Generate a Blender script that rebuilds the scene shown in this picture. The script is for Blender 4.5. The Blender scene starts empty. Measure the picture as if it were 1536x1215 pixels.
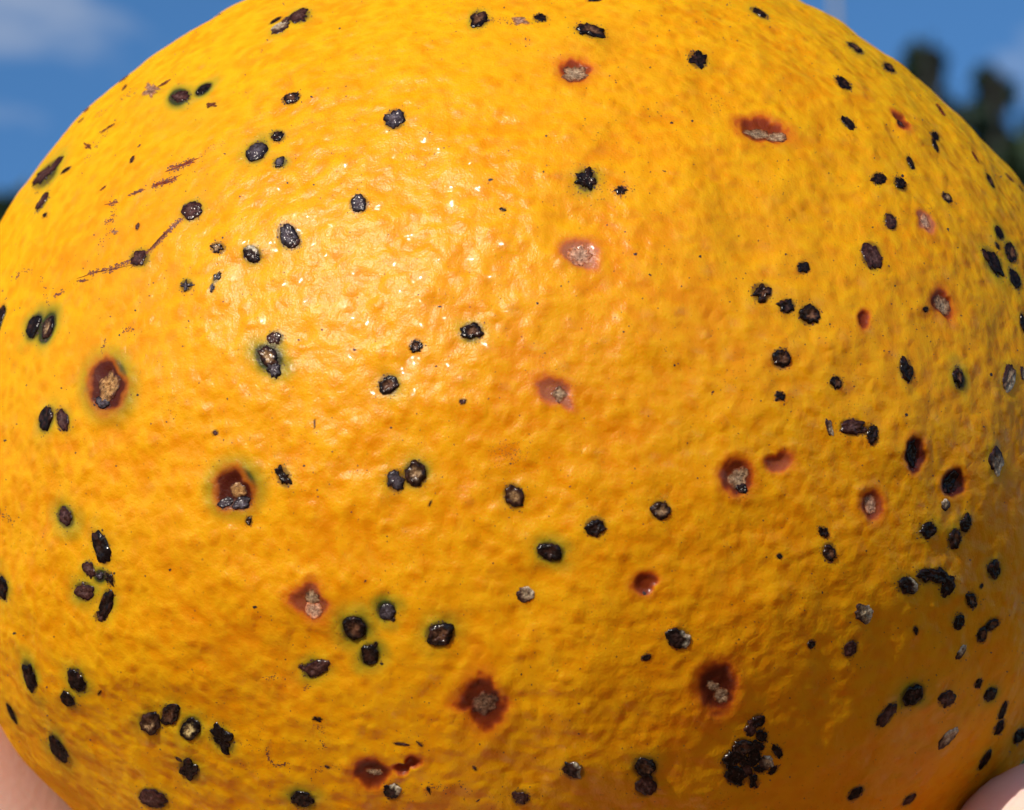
import bpy, bmesh, math, random
import numpy as np
from mathutils import Vector, Matrix

# ------------------------------------------------------------------ camera, sky, sun, exposure
F = 4516.0            # focal length in photograph pixels (1536 wide)
U0, V0 = 768.0, 607.5
DIST = 0.200          # camera to centre of the fruit, metres
PITCH = math.radians(22.0)
CAM = Vector((0.0, 0.0, 1.55))
AX, AY, AZ = 0.0385, 0.0385, 0.0359      # semi-axes of the fruit
CX, CY = 785.0, 715.0                    # where its centre stands in the picture

scene = bpy.context.scene
col = scene.collection
ROT = Matrix.Rotation(PITCH, 4, 'X')     # local frame: x right, y away from camera, z up
cam_d = bpy.data.cameras.new('camera')
cam = bpy.data.objects.new('camera', cam_d)
col.objects.link(cam)
cam.location = CAM
cam.rotation_euler = (math.pi / 2 + PITCH, 0, 0)
cam_d.sensor_fit = 'HORIZONTAL'
cam_d.sensor_width = 36.0
cam_d.lens = 36.0 * F / 1536.0
cam_d.clip_start = 0.01
cam_d.clip_end = 3000.0
cam_d.dof.use_dof = True
cam_d.dof.focus_distance = 0.171
cam_d.dof.aperture_fstop = cam_d.lens / 1.45
scene.camera = cam

C_LOC = np.array([-(CX - U0) / F * DIST, -DIST, (CY - V0) / F * DIST])   # camera in the fruit's frame
ORANGE_POS = CAM - (ROT.to_3x3() @ Vector(C_LOC))
ROOT_M = Matrix.Translation(ORANGE_POS) @ ROT

# sun direction (towards the sun) in the fruit's frame: behind the photographer's left shoulder
L_LOC = Vector((-0.46, -0.57, 0.68)).normalized()
L_W = (ROT.to_3x3() @ L_LOC).normalized()
sun_el = math.asin(L_W.z)
sun_az = math.atan2(L_W.x, L_W.y)
sun_d = bpy.data.lights.new('sun', 'SUN')
sun_d.energy = 4.1
sun_d.angle = math.radians(0.53)
sun_d.color = (1.0, 0.955, 0.88)
sun = bpy.data.objects.new('sun', sun_d)
col.objects.link(sun)
sun.location = (-20, -20, 30)
sun.rotation_euler = L_W.to_track_quat('Z', 'Y').to_euler()

world = bpy.data.worlds.new('World')
scene.world = world
world.use_nodes = True
wn, wl = world.node_tree.nodes, world.node_tree.links
wn.clear()
w_out = wn.new('ShaderNodeOutputWorld')
w_bg = wn.new('ShaderNodeBackground')
w_bg.inputs['Strength'].default_value = 0.140
sky = wn.new('ShaderNodeTexSky')
sky.sky_type = 'NISHITA'
sky.sun_disc = False
sky.sun_elevation = sun_el
sky.sun_rotation = sun_az
sky.altitude = 200
sky.air_density = 1.0
sky.dust_density = 0.1
sky.ozone_density = 4.0
# thin fair-weather cloud over the whole sky
tc = wn.new('ShaderNodeTexCoord')
mp = wn.new('ShaderNodeMapping')
mp.inputs['Location'].default_value = (-2.49, 4.47, -3.155)
mp.inputs['Scale'].default_value = (1.0, 1.0, 2.6)
nz = wn.new('ShaderNodeTexNoise')
nz.inputs['Scale'].default_value = 7.0
nz.inputs['Detail'].default_value = 5.0
nz.inputs['Roughness'].default_value = 0.55
cr = wn.new('ShaderNodeValToRGB')
cr.color_ramp.elements[0].position = 0.60
cr.color_ramp.elements[0].color = (0, 0, 0, 1)
cr.color_ramp.elements[1].position = 0.80
cr.color_ramp.elements[1].color = (0.92, 0.92, 0.92, 1)
cm = wn.new('ShaderNodeMix')
cm.data_type = 'RGBA'
cm.inputs['B'].default_value = (4.3, 4.5, 4.9, 1)
wl.new(tc.outputs['Generated'], mp.inputs['Vector'])
wl.new(mp.outputs['Vector'], nz.inputs['Vector'])
wl.new(nz.outputs['Fac'], cr.inputs['Fac'])
wl.new(cr.outputs['Color'], cm.inputs['Factor'])
hs = wn.new('ShaderNodeHueSaturation')
hs.inputs['Saturation'].default_value = 1.16
wl.new(sky.outputs['Color'], hs.inputs['Color'])
wl.new(hs.outputs['Color'], cm.inputs['A'])
wl.new(cm.outputs['Result'], w_bg.inputs['Color'])
wl.new(w_bg.outputs['Background'], w_out.inputs['Surface'])

scene.cycles.max_bounces = 6
scene.cycles.diffuse_bounces = 3
scene.cycles.glossy_bounces = 2
scene.cycles.use_adaptive_sampling = True
scene.cycles.adaptive_threshold = 0.02
scene.view_settings.view_transform = 'Standard'
scene.view_settings.look = 'None'
scene.view_settings.exposure = 0.0
scene.view_settings.gamma = 1.0
scene.view_settings.use_curve_mapping = False

rng = np.random.default_rng(11)
random.seed(5)

# ------------------------------------------------------------------ helpers
def link(name, mesh, mat=None, parent=None):
    o = bpy.data.objects.new(name, mesh)
    col.objects.link(o)
    if mat:
        mesh.materials.append(mat)
    if parent:
        o.parent = parent
    return o


def np_mesh(name, verts, quads=None, tris=None, smooth=True):
    me = bpy.data.meshes.new(name)
    me.vertices.add(len(verts))
    me.vertices.foreach_set('co', np.ascontiguousarray(verts, dtype=np.float32).ravel())
    loops, starts, n = [], [], 0
    for fs, k in ((quads, 4), (tris, 3)):
        if fs is not None and len(fs):
            fs = np.asarray(fs, dtype=np.int32)
            loops.append(fs.ravel())
            starts.append(np.arange(len(fs), dtype=np.int32) * k + n)
            n += fs.size
    loops = np.concatenate(loops)
    starts = np.concatenate(starts)
    me.loops.add(len(loops))
    me.loops.foreach_set('vertex_index', loops)
    me.polygons.add(len(starts))
    me.polygons.foreach_set('loop_start', starts)
    me.update(calc_edges=True)
    me.validate()
    if smooth:
        me.polygons.foreach_set('use_smooth', np.ones(len(me.polygons), dtype=bool))
    return me


def attr(me, name, data, kind='FLOAT'):
    a = me.attributes.new(name, kind, 'POINT')
    if kind == 'FLOAT':
        a.data.foreach_set('value', np.ascontiguousarray(data, dtype=np.float32))
    else:
        d = np.ones((len(data), 4), dtype=np.float32)
        d[:, :3] = data
        a.data.foreach_set('color', d.ravel())


_T = np.random.default_rng(3).random(4096).astype(np.float64)


def vnoise(p):
    """value noise in -1..1, p (N,3)"""
    i = np.floor(p).astype(np.int64)
    f = p - i
    f = f * f * f * (f * (f * 6 - 15) + 10)
    def h(a, b, c):
        return _T[((i[:, 0] + a) * 73856093 ^ (i[:, 1] + b) * 19349663 ^ (i[:, 2] + c) * 83492791) & 4095]
    x, y, z = f[:, 0], f[:, 1], f[:, 2]
    v = 0
    for a in (0, 1):
        for b in (0, 1):
            for c in (0, 1):
                v = v + h(a, b, c) * (x if a else 1 - x) * (y if b else 1 - y) * (z if c else 1 - z)
    return v * 2 - 1


def sstep(a, b, x):
    t = np.clip((x - a) / (b - a), 0, 1)
    return t * t * (3 - 2 * t)

# ------------------------------------------------------------------ shape of the fruit
_ang = np.array([0, 31, 43, 52, 62, 90, 118, 130, 139, 147, 155, 180, 203, 208, 212, 218, 232, 250, 270, 300, 328, 345, 360.])
_rad = np.array([.998, .999, .990, .987, .990, .990, .990, .991, .996, 1.0, 1.002, 1.0, 1.0, .990, .982, .972, .966, .968, .972, .978, .987, .995, .998])
_ga = np.arange(0, 360, 1.0)
_gr = np.interp(_ga, _ang, _rad)
_gr = np.mean([np.roll(_gr, k) for k in range(-4, 5)], axis=0)
_ga2, _gr2 = np.append(_ga, 360.), np.append(_gr, _gr[0])


def base_radius(d):
    """radius along unit directions d, in the fruit's frame"""
    re = 1.0 / np.sqrt((d[:, 0] / AX) ** 2 + (d[:, 1] / AY) ** 2 + (d[:, 2] / AZ) ** 2)
    a = np.degrees(np.arctan2(d[:, 2] / AZ, d[:, 0] / AX)) % 360
    w = sstep(0.25, 0.85, np.sqrt(d[:, 0] ** 2 + d[:, 2] ** 2))
    f = 1 + (np.interp(a, _ga2, _gr2) - 1) * w
    return re * f


def lumps(d):
    p = d * 38.5                       # millimetres on the surface
    m = 0.10 * vnoise(p / 7.0) + 0.150 * vnoise(p / 3.0 + 31) + 0.070 * vnoise(p / 1.55 + 77) + 0.016 * vnoise(p / 0.8 + 5)
    return m * 1e-3


def project(P):
    q = P - C_LOC
    return np.stack([U0 + F * q[:, 0] / q[:, 1], V0 - F * q[:, 2] / q[:, 1]], axis=1)


def ray_dirs(uv):
    """picture positions -> unit directions from the fruit's centre (front of the fruit)"""
    uv = np.asarray(uv, dtype=np.float64)
    rd = np.stack([(uv[:, 0] - U0) / F, np.ones(len(uv)), -(uv[:, 1] - V0) / F], axis=1)
    s = np.ones(len(uv))
    S = np.array([AX, AY, AZ])
    for _ in range(6):
        o, r = C_LOC / S, rd / S
        A = (r * r).sum(1)
        B = (r * o).sum(1)
        Cc = (o * o).sum() - s * s
        disc = np.maximum(B * B - A * Cc, 0)
        t = (-B - np.sqrt(disc)) / A
        P = C_LOC + rd * t[:, None]
        d = P / np.linalg.norm(P, axis=1, keepdims=True)
        s = base_radius(d) * np.sqrt(((d / S) ** 2).sum(1))
    return d


def normals(d):
    n = d * base_radius(d)[:, None] / np.array([AX, AY, AZ]) ** 2
    return n / np.linalg.norm(n, axis=1, keepdims=True)

# ------------------------------------------------------------------ blemishes, read off the photograph tile by tile (enlarged 3.8 x)
Z = 1519.0 / 400.0
SPOTS = []      # u, v, rx, ry, rot, style, halo, ragged


def tile(ox, oy, rows):
    for r in rows:
        cx, cy, rx, ry, rot, st = r[:6]
        halo = r[6] if len(r) > 6 else 0.0
        rag = r[7] if len(r) > 7 else 0.10
        SPOTS.append((ox + cx / Z, oy + cy / Z, rx / Z, ry / Z, rot, st, halo, rag))


tile(0, 0, [(1030, 555, 50, 30, -20, 'm', 1.0), (1155, 505, 50, 15, -40, 'k', 1.0), (868, 520, 46, 34, -20, 'p', 0, .3),
            (940, 478, 45, 7, -33, 'b'), (270, 975, 108, 28, -50, 'm', .6, .22), (240, 1145, 60, 27, -65, 'm', .3),
            (375, 970, 32, 8, -35, 'k'), (1462, 865, 68, 52, -50, 'g', .5, .08), (1195, 588, 25, 12, -10, 'b', 0, .3),
            (490, 640, 35, 8, -35, 'b'), (465, 690, 25, 6, -40, 'b'), (715, 455, 35, 9, -40, 'b'), (715, 505, 22, 8, -55, 'b'),
            (605, 725, 45, 7, -35, 'b', 0, .3), (495, 830, 18, 14, 0, 'b', 0, .3), (755, 910, 20, 9, -55, 'm', 0, .2),
            (788, 828, 12, 7, -40, 'b'), (580, 1068, 18, 7, -30, 'b', 0, .3), (1258, 85, 28, 9, -20, 'b')])
tile(380, 0, [(262, 92, 56, 36, -20, 'm', .5, .15), (158, 168, 62, 26, -28, 'w', .3, .15), (125, 112, 36, 11, -35, 'k', .3),
              (192, 122, 44, 20, -50, 'm', .2), (1285, 122, 46, 38, 0, 'c', .4, .15), (215, 555, 52, 30, -15, 'c', .2, .12),
              (805, 680, 52, 58, 60, 'g', .15, .12), (135, 770, 40, 32, 0, 'k', .4), (155, 930, 32, 26, -20, 'g', .5, .2),
              (1350, 1025, 12, 8, 0, 'k'), (600, 1160, 50, 52, 0, 'g', .1), (1422, 1195, 14, 10, 0, 'k', 0, .3),
              (335, 558, 6, 5, 0, 'k'), (195, 1043, 6, 6, 0, 'k'), (340, 1047, 5, 5, 0, 'k'), (490, 160, 8, 5, 0, 'k')])
tile(760, 0, [(192, 115, 38, 20, 5, 'k', .15, .15), (75, 132, 44, 18, 0, 'p', 0, .25), (475, 188, 80, 34, 10, 'c', .2, .16), (505, 0, 45, 10, 0, 'k'),
              (1088, 340, 55, 38, 25, 'k', .25, .16), (1440, 72, 52, 16, 30, 'k', .35, .14),
              (455, 1030, 56, 54, 0, 'k', .45, .28), (650, 1090, 26, 22, 0, 'k', .1, .4),
              (943, 697, 9, 6, 0, 'k'), (1060, 687, 8, 6, 0, 'k'), (225, 778, 7, 5, 60, 'k'), (210, 985, 6, 5, 0, 'k'), (895, 975, 12, 4, 20, 'k')])
tile(1136, 0, [(555, 272, 52, 18, 42, 'c', .3), (750, 385, 42, 18, 35, 'c'), (485, 480, 54, 22, 42, 'k', .15, .14), (515, 698, 40, 17, 42, 'k', .3, .2),
               (1045, 535, 20, 8, 45, 'r'), (1045, 622, 46, 10, 60, 'r'), (1015, 772, 30, 24, 50, 'k', .15), (1008, 828, 40, 13, 58, 'k', .15, .15),
               (875, 925, 40, 14, 65, 'k', .15), (688, 1018, 36, 34, 45, 'k', 0, .22), (832, 997, 9, 9, 0, 'k'),
               (815, 1048, 46, 32, 55, 'k', 0, .22), (1085, 1122, 34, 18, 45, 't', .2), (1330, 1030, 44, 12, 62, 'c', .3),
               (1240, 895, 35, 7, 60, 'r'), (1435, 1015, 35, 8, 55, 'b'), (1500, 1075, 24, 7, 55, 'b')])
tile(0, 300, [(1095, 62, 58, 44, -45, 'm', .4, .08), (795, 332, 54, 44, -20, 'm', .35, .12), (258, 88, 14, 7, -50, 'k'),
              (1245, 275, 42, 30, 10, 't', .4, .15), (1273, 218, 7, 6, 0, 'k'), (1228, 232, 5, 5, 0, 'k'),
              (1435, 308, 48, 44, 0, 'h', .3, .06), (785, 153, 18, 9, -75, 'm'), (1065, 490, 32, 32, 0, 'g', .4, .35),
              (1240, 445, 30, 13, -60, 'g', .3, .3), (1215, 505, 26, 10, -80, 'g', .3, .3),
              (190, 722, 70, 33, -72, 'k', .7, .06), (268, 728, 72, 32, -72, 't', .8, .06), (5, 670, 75, 18, -80, 'k', .2),
              (345, 1070, 6, 5, 0, 'k'), (790, 1112, 7, 6, 0, 'k'), (765, 628, 7, 5, 0, 'k'), (1075, 688, 6, 6, 0, 'k'), (670, 765, 6, 6, 0, 'k'),
              (650, 180, 20, 12, -10, 'p', 0, .3)])
tile(380, 300, [(203, 205, 70, 58, 60, 'g', .3, .1), (228, 240, 40, 36, 0, 'm', .1, .15), (120, 788, 42, 40, 0, 'm', .4, .12), (85, 890, 72, 54, 40, 'T', .8, .16),
                (115, 965, 35, 40, 0, 'g', .5, .2), (1245, 748, 62, 52, -20, 'c', .35, .1), (925, 832, 36, 32, 0, 'c', .15, .2),
                (768, 1052, 55, 56, 0, 'c', .35, .08), (1195, 1150, 18, 14, 0, 'm', 0, .25), (572, 848, 12, 9, 0, 'k'), (1040, 947, 6, 5, 0, 'k'),
                (1062, 608, 12, 5, 0, 'k'), (250, 793, 7, 5, 0, 'k')])
tile(760, 300, [(1452, 525, 55, 52, 0, 'c', .15, .16), (733, 315, 12, 10, 0, 'k'), (1097, 328, 10, 9, 0, 'm'), (812, 432, 8, 7, 0, 'm'), (310, 490, 5, 5, 0, 'k'),
                (990, 498, 5, 5, 0, 'k'), (663, 755, 6, 5, 0, 'k'), (958, 942, 7, 7, 0, 'k'), (1175, 1092, 10, 5, -30, 'k'), (175, 588, 7, 6, 0, 'k'), (672, 185, 5, 5, 0, 'k')])
tile(1136, 300, [(760, 125, 48, 33, 65, 'm', .1, .06), (262, 385, 34, 32, 0, 'k', .1, .14), (650, 318, 80, 50, 75, 'm', .2, .12),
                 (1372, 188, 42, 18, 65, 'k', .4), (1340, 350, 86, 30, 65, 'k', .5, .16), (1435, 300, 56, 26, 72, 'c', .4), (1460, 450, 60, 24, 68, 'k', .5), (1362, 265, 22, 9, 60, 'k', .3),
                 (165, 605, 42, 38, 10, 'k', .15, .22), (298, 655, 58, 54, 30, 'c', .15, .14), (960, 622, 15, 14, 0, 'k'),
                 (132, 905, 52, 55, 0, 'c', .1, .12), (125, 1118, 26, 26, 0, 'k', 0, .35), (447, 1040, 36, 34, 0, 'c', .1),
                 (843, 970, 66, 35, 75, 'k', .3, .12), (1145, 1010, 62, 24, 80, 'c', .8, .16), (1435, 1010, 86, 38, 97, 'w', .25, .08),
                 (1510, 990, 40, 12, 80, 'w'), (1512, 700, 60, 15, 80, 'k'), (783, 490, 6, 6, 0, 'k'), (162, 310, 6, 6, 0, 'k'), (410, 710, 5, 5, 0, 'k'),
                 (150, 1165, 5, 5, 0, 'k'), (657, 155, 6, 5, 0, 'k'), (1085, 168, 12, 6, 70, 'k'), (1330, 995, 10, 7, 70, 'k')])
tile(0, 600, [(268, 108, 72, 38, -75, 'k', .6, .06), (358, 115, 65, 32, 75, 'm', .35, .1), (372, 665, 58, 44, 70, 'm', .8, .1),
              (582, 842, 96, 44, 72, 'k', .3, .12), (510, 960, 42, 28, 65, 'm', .5, .2), (580, 1000, 28, 24, 0, 'g', .9, .2), (635, 1015, 40, 22, 65, 'k', .3, .2),
              (483, 1090, 52, 48, 30, 'm', .7, .14), (612, 1160, 76, 33, -78, 'k', .5, .12), (585, 1228, 36, 26, 10, 'm', .3, .25), (15, 1065, 76, 30, 80, 'k', .5, .08),
              (1410, 690, 18, 24, 0, 'c'), (1220, 187, 15, 14, 0, 'm'), (1452, 1180, 10, 8, 0, 'k'), (968, 968, 12, 7, -30, 'k'), (15, 230, 10, 8, 0, 'k'),
              (590, 740, 6, 6, 0, 'k'), (660, 985, 6, 6, 0, 'k'), (660, 375, 5, 5, 0, 'k'), (950, 125, 5, 4, 0, 'k'), (425, 300, 6, 5, 0, 'k')])
tile(380, 600, [(172, 437, 62, 36, 65, 'k', .2, .25), (922, 420, 68, 72, 0, 't', .45, .07), (812, 460, 62, 50, 80, 'g', .45, .14),
                (288, 375, 8, 6, 30, 'm'), (783, 157, 6, 6, 0, 'm'), (930, 78, 4, 4, 0, 'k'), (1465, 362, 10, 5, 20, 'm'), (1005, 590, 18, 5, -70, 'm'),
                (348, 135, 26, 4, 85, 'm'), (1078, 438, 5, 5, 0, 'k'), (640, 1030, 5, 5, 0, 'k'), (1365, 932, 5, 5, 0, 'k'), (10, 1180, 10, 7, 0, 'k')])
tile(760, 600, [(40, 548, 72, 55, 70, 'T', .2, .08), (505, 722, 58, 55, 10, 'k', .2, .14), (248, 865, 72, 50, 8, 'k', .7, .1), (875, 628, 56, 52, 0, 't', .15, .07),
                (105, 1112, 55, 52, 0, 'w', .1, .08), (785, 1100, 13, 11, 0, 'k'), (1030, 245, 5, 5, 0, 'k')])
tile(1136, 600, [(410, 158, 46, 18, 80, 'w', .1, .14), (540, 155, 70, 46, 5, 'm', .1, .12), (602, 172, 34, 22, 20, 'm', 0, .2), (652, 198, 52, 30, 80, 'k', .15, .15),
                 (1080, 598, 40, 27, -80, 'w', .2), (1362, 345, 92, 42, 85, 'w', .3, .08), (380, 755, 36, 22, 60, 'k', .1, .2), (410, 868, 55, 36, 80, 'c', .2, .08),
                 (970, 742, 52, 40, -45, 'k', .4, .12), (1192, 705, 56, 32, -80, 'k', .3), (1130, 795, 58, 36, -75, 'c', .35),
                 (850, 1055, 58, 48, 10, 'h', .3, .1), (950, 1000, 46, 40, 0, 'k', .3, .14), (1030, 1005, 60, 44, 30, 'k', .3, .14), (1078, 1060, 56, 33, -65, 'k', .35, .14),
                 (1355, 970, 54, 33, -80, 'k', .4), (1217, 1140, 46, 34, 80, 'c', .3), (128, 890, 15, 15, 0, 'k'), (373, 1097, 7, 5, 90, 'k'), (840, 85, 9, 8, 0, 'k'),
                 (697, 462, 5, 5, 0, 'k'), (1278, 1060, 16, 8, -60, 'k')])
tile(0, 895, [(180, 455, 84, 30, 70, 'k', .7, .1), (440, 478, 74, 41, 62, 'k', .5, .1), (395, 580, 50, 31, 55, 'k', .5, .08), (65, 665, 60, 13, 65, 'k', .3),
              (330, 865, 86, 37, 65, 'k', .5, .06), (860, 720, 66, 60, 35, 't', .4, .1), (970, 670, 54, 52, 0, 'c', .4, .08), (1088, 748, 56, 60, 0, 'Y', .45, .06),
              (1270, 810, 78, 42, 45, 'k', .4, .22), (1075, 988, 60, 54, 40, 'k', .35, .14), (1018, 928, 24, 9, 30, 'm'), (870, 1145, 86, 50, 15, 'm', .2, .1),
              (88, 208, 7, 6, 0, 'k'), (565, 550, 15, 6, -60, 'k', 0, .4), (910, 872, 6, 5, 0, 'k')])
tile(380, 895, [(572, 178, 66, 66, 0, 'c', .9, .05), (762, 85, 50, 48, 0, 'g', .8, .08), (797, 130, 14, 12, 0, 'k'), (660, 330, 50, 56, 0, 'k', .8, .08), (692, 278, 22, 12, -60, 'k'),
                (728, 385, 10, 8, 0, 'k'), (1065, 212, 78, 66, 0, 'c', .5, .06), (350, 415, 74, 46, -20, 'm', .5, .12), (275, 410, 26, 16, 25, 'm', 0, .2),
                (795, 1105, 46, 42, 30, 'h', .2, .1), (275, 1155, 60, 42, 10, 'k', .6, .12), (360, 697, 22, 10, 15, 'k', 0, .35), (840, 838, 42, 6, 6, 'm', 0, .3), (950, 838, 18, 7, 35, 'm', 0, .3),
                (415, 975, 15, 6, 25, 'm'), (1262, 975, 16, 8, 40, 'm', 0, .3), (1000, 1090, 18, 8, 70, 'k', 0, .35), (1280, 1160, 13, 6, -40, 'k')])
tile(760, 895, [(980, 240, 68, 55, 25, 'h', .15, .12), (797, 346, 26, 17, -10, 'k', 0, .15), (770, 356, 8, 7, 0, 'k'), (785, 968, 70, 60, 10, 'c', .3, .1), (795, 1075, 66, 60, -70, 'm', .2, .1),
                (378, 985, 62, 46, 20, 'h', .15, .14), (80, 1140, 48, 38, 10, 'm', .15, .14),
                (1434, 715, 42, 34, -60, 'k', 0, .12), (1455, 800, 46, 34, 70, 'k', 0, .14), (1350, 862, 60, 50, 20, 'c', 0, .1), (1278, 930, 60, 44, -50, 'k', 0, .14), (1305, 1020, 66, 52, 30, 'k', 0, .1),
                (1412, 915, 52, 36, -70, 'k', 0, .14), (1480, 948, 44, 46, 0, 'w', 0, .1), (1405, 1050, 40, 30, 60, 'k', 0, .2), (1545, 885, 36, 24, 60, 'k', 0, .14), (1440, 985, 40, 24, 0, 'k', 0, .2),
                (1368, 985, 40, 30, 0, 'm', 0, .2), (1352, 935, 46, 28, 30, 'k', 0, .25), (1420, 860, 44, 40, 0, 'k', 0, .2), (1395, 745, 30, 40, 30, 'm', 0, .3), (1330, 905, 50, 34, -40, 'k', 0, .2), (1520, 990, 30, 18, -40, 'k', 0, .2),
                (625, 343, 5, 5, 0, 'k'), (142, 503, 5, 5, 0, 'k'), (83, 443, 5, 5, 0, 'k'), (410, 777, 5, 5, 0, 'k'), (1320, 243, 6, 5, 0, 'k'), (410, 605, 8, 4, 0, 'k')])
tile(1136, 895, [(605, 97, 60, 56, 60, 'W', .15, .08), (310, 272, 24, 22, -60, 'k', 0, .1), (535, 298, 54, 33, -65, 'm', .15, .08), (898, 190, 26, 14, 80, 'k', .15), (1145, 142, 44, 29, -75, 'k', .3),
                 (1285, 222, 48, 27, -75, 'c', .2), (1340, 160, 46, 28, -45, 'c', .2), (1160, 315, 50, 24, -50, 'w', .15), (885, 560, 78, 48, -45, 'k', .5, .08), (735, 670, 82, 31, -50, 'm', .25),
                 (1078, 582, 48, 40, -40, 'm', .2, .14), (1268, 498, 28, 17, -60, 'k', .2), (1330, 558, 44, 27, -60, 'k', .4), (1395, 645, 55, 19, -65, 'k', .2), (1375, 740, 46, 21, -55, 'k', .2),
                 (1080, 805, 86, 24, -52, 'w', .15), (1495, 795, 50, 26, -55, 'k', .3), (1290, 925, 62, 19, -60, 'k', .3),
                 (560, 1120, 55, 30, -40, 'k', .2), (860, 1150, 45, 26, -45, 'm', .2)])

tile(0, 300, [(935, 210, 142, 5, -43, 'b', 0, .5), (610, 402, 105, 5, -14, 'b', 0, .6), (458, 455, 26, 5, 0, 'b', 0, .5)])
tile(0, 0, [(780, 1098, 46, 5, -18, 'b', 0, .4), (1030, 940, 74, 7, -19, 'r', 0, .6), (935, 1035, 72, 7, -22, 'r', 0, .6), (640, 1155, 26, 6, -10, 'b', 0, .5)])

# sunken red-brown wounds: outline in tile pixels, depth (fraction of size), stain darkness 0..1, scabs inside
PITS = []


def pit(ox, oy, poly, depth, dark, scabs=(), pale=0.0):
    P = np.array(poly, dtype=float) / Z + np.array([ox, oy])
    c = P.mean(0)
    a = np.arctan2(P[:, 1] - c[1], P[:, 0] - c[0])
    r = np.hypot(P[:, 0] - c[0], P[:, 1] - c[1])
    k = np.argsort(a)
    a, r = a[k], r[k]
    aa = np.concatenate([a - 2 * np.pi, a, a + 2 * np.pi])
    rr = np.tile(r, 3)
    g = np.linspace(-np.pi, np.pi, 181)
    gr = np.interp(g, aa, rr)
    gr = np.mean([np.roll(gr[:-1], q) for q in range(-5, 6)], axis=0)
    gr = np.append(gr, gr[0])
    PITS.append((c[0], c[1], g, gr, depth, dark, pale, r.mean()))
    for s in scabs:
        SPOTS.append((ox + s[0] / Z, oy + s[1] / Z, s[2] / Z, s[3] / Z, s[4], s[5], 0.0, .09))


pit(760, 0, [(290, 400), (320, 350), (400, 338), (450, 360), (500, 390), (465, 435), (390, 480), (310, 440)], .16, .35, [(388, 415, 76, 50, 0, 's')])
pit(1136, 0, [(-110, 665), (-40, 670), (90, 690), (175, 735), (190, 775), (150, 805), (60, 790), (-50, 780), (-125, 700)], .16, .35, [(10, 742, 82, 32, 6, 's'), (120, 768, 56, 28, 12, 's')])
pit(1136, 0, [(765, 620), (790, 690), (850, 750), (870, 740), (830, 690), (800, 650)], .3, .6, [(815, 700, 30, 12, 45, 'm')])
pit(760, 300, [(305, 285), (335, 228), (420, 230), (500, 245), (520, 330), (505, 405), (445, 390), (370, 350), (312, 315)], .14, .12, [(418, 308, 74, 58, 15, 'f')], .35)
pit(760, 300, [(180, 1010), (290, 1022), (370, 1055), (360, 1130), (380, 1200), (300, 1155), (210, 1135), (172, 1090)], .14, .15, [(302, 1105, 42, 42, 0, 's')], .25)
pit(1136, 300, [(905, 60), (960, 85), (1000, 120), (1000, 200), (960, 175), (915, 110)], .2, .15, [(958, 125, 50, 24, 60, 'f')], .3)
pit(1136, 300, [(985, 590), (1000, 530), (1040, 490), (1085, 545), (1118, 600), (1108, 692), (1060, 645), (1005, 612)], .2, .4, [(1062, 595, 66, 36, 62, 's')])
pit(1136, 300, [(570, 690), (580, 640), (605, 620), (640, 640), (635, 690), (600, 748)], .3, .4)
pit(760, 600, [(1205, 450), (1235, 370), (1300, 318), (1365, 340), (1402, 400), (1402, 490), (1345, 545), (1255, 525)], .17, .6, [(1325, 450, 52, 68, 20, 's'), (1342, 503, 38, 28, 10, 'k')])
pit(760, 600, [(705, 1070), (770, 982), (850, 995), (872, 1018), (835, 1060), (812, 1115), (750, 1100)], .22, .5)
pit(1136, 600, [(38, 345), (110, 322), (188, 288), (205, 360), (170, 402), (110, 412), (55, 385)], .18, .25, (), .1)
pit(1136, 600, [(842, 280), (880, 205), (930, 215), (950, 280), (940, 370), (900, 420), (855, 370)], .3, .95, [(888, 310, 78, 30, 88, 'k')])
pit(1136, 600, [(1060, 490), (1100, 410), (1170, 395), (1195, 450), (1180, 520), (1130, 555), (1075, 535)], .3, .95, [(1120, 470, 70, 40, -70, 'k')])
pit(1136, 600, [(598, 560), (640, 512), (700, 525), (722, 580), (710, 650), (665, 702), (615, 660)], .2, .45, [(655, 595, 58, 34, 80, 'f')], .05)
pit(380, 600, [(190, 1120), (280, 1062), (330, 1012), (378, 1072), (400, 1130), (442, 1175), (405, 1235), (335, 1265), (275, 1200), (205, 1150)], .13, .35, [(330, 1125, 46, 48, 0, 's'), (345, 1195, 56, 46, 0, 'f')], .1)
pit(380, 895, [(1135, 645), (1185, 520), (1250, 440), (1300, 425), (1352, 450), (1382, 520), (1442, 580), (1460, 625), (1425, 700), (1370, 760), (1300, 768), (1248, 710), (1215, 640)], .13, .75, [(1318, 612, 66, 72, 20, 'S')])
pit(380, 895, [(555, 1010), (590, 935), (660, 922), (750, 948), (800, 985), (760, 1050), (690, 1092), (610, 1045)], .16, .75, [(690, 1003, 46, 20, 10, 's')])
pit(380, 895, [(770, 980), (870, 955), (960, 918), (978, 930), (890, 970), (800, 1000)], .35, .4)
pit(760, 895, [(1080, 480), (1125, 400), (1200, 372), (1282, 375), (1302, 450), (1312, 560), (1280, 640), (1220, 682), (1150, 662), (1100, 580)], .15, .85, [(1180, 515, 44, 30, 20, 's'), (1230, 568, 44, 46, 0, 's')])
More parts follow.
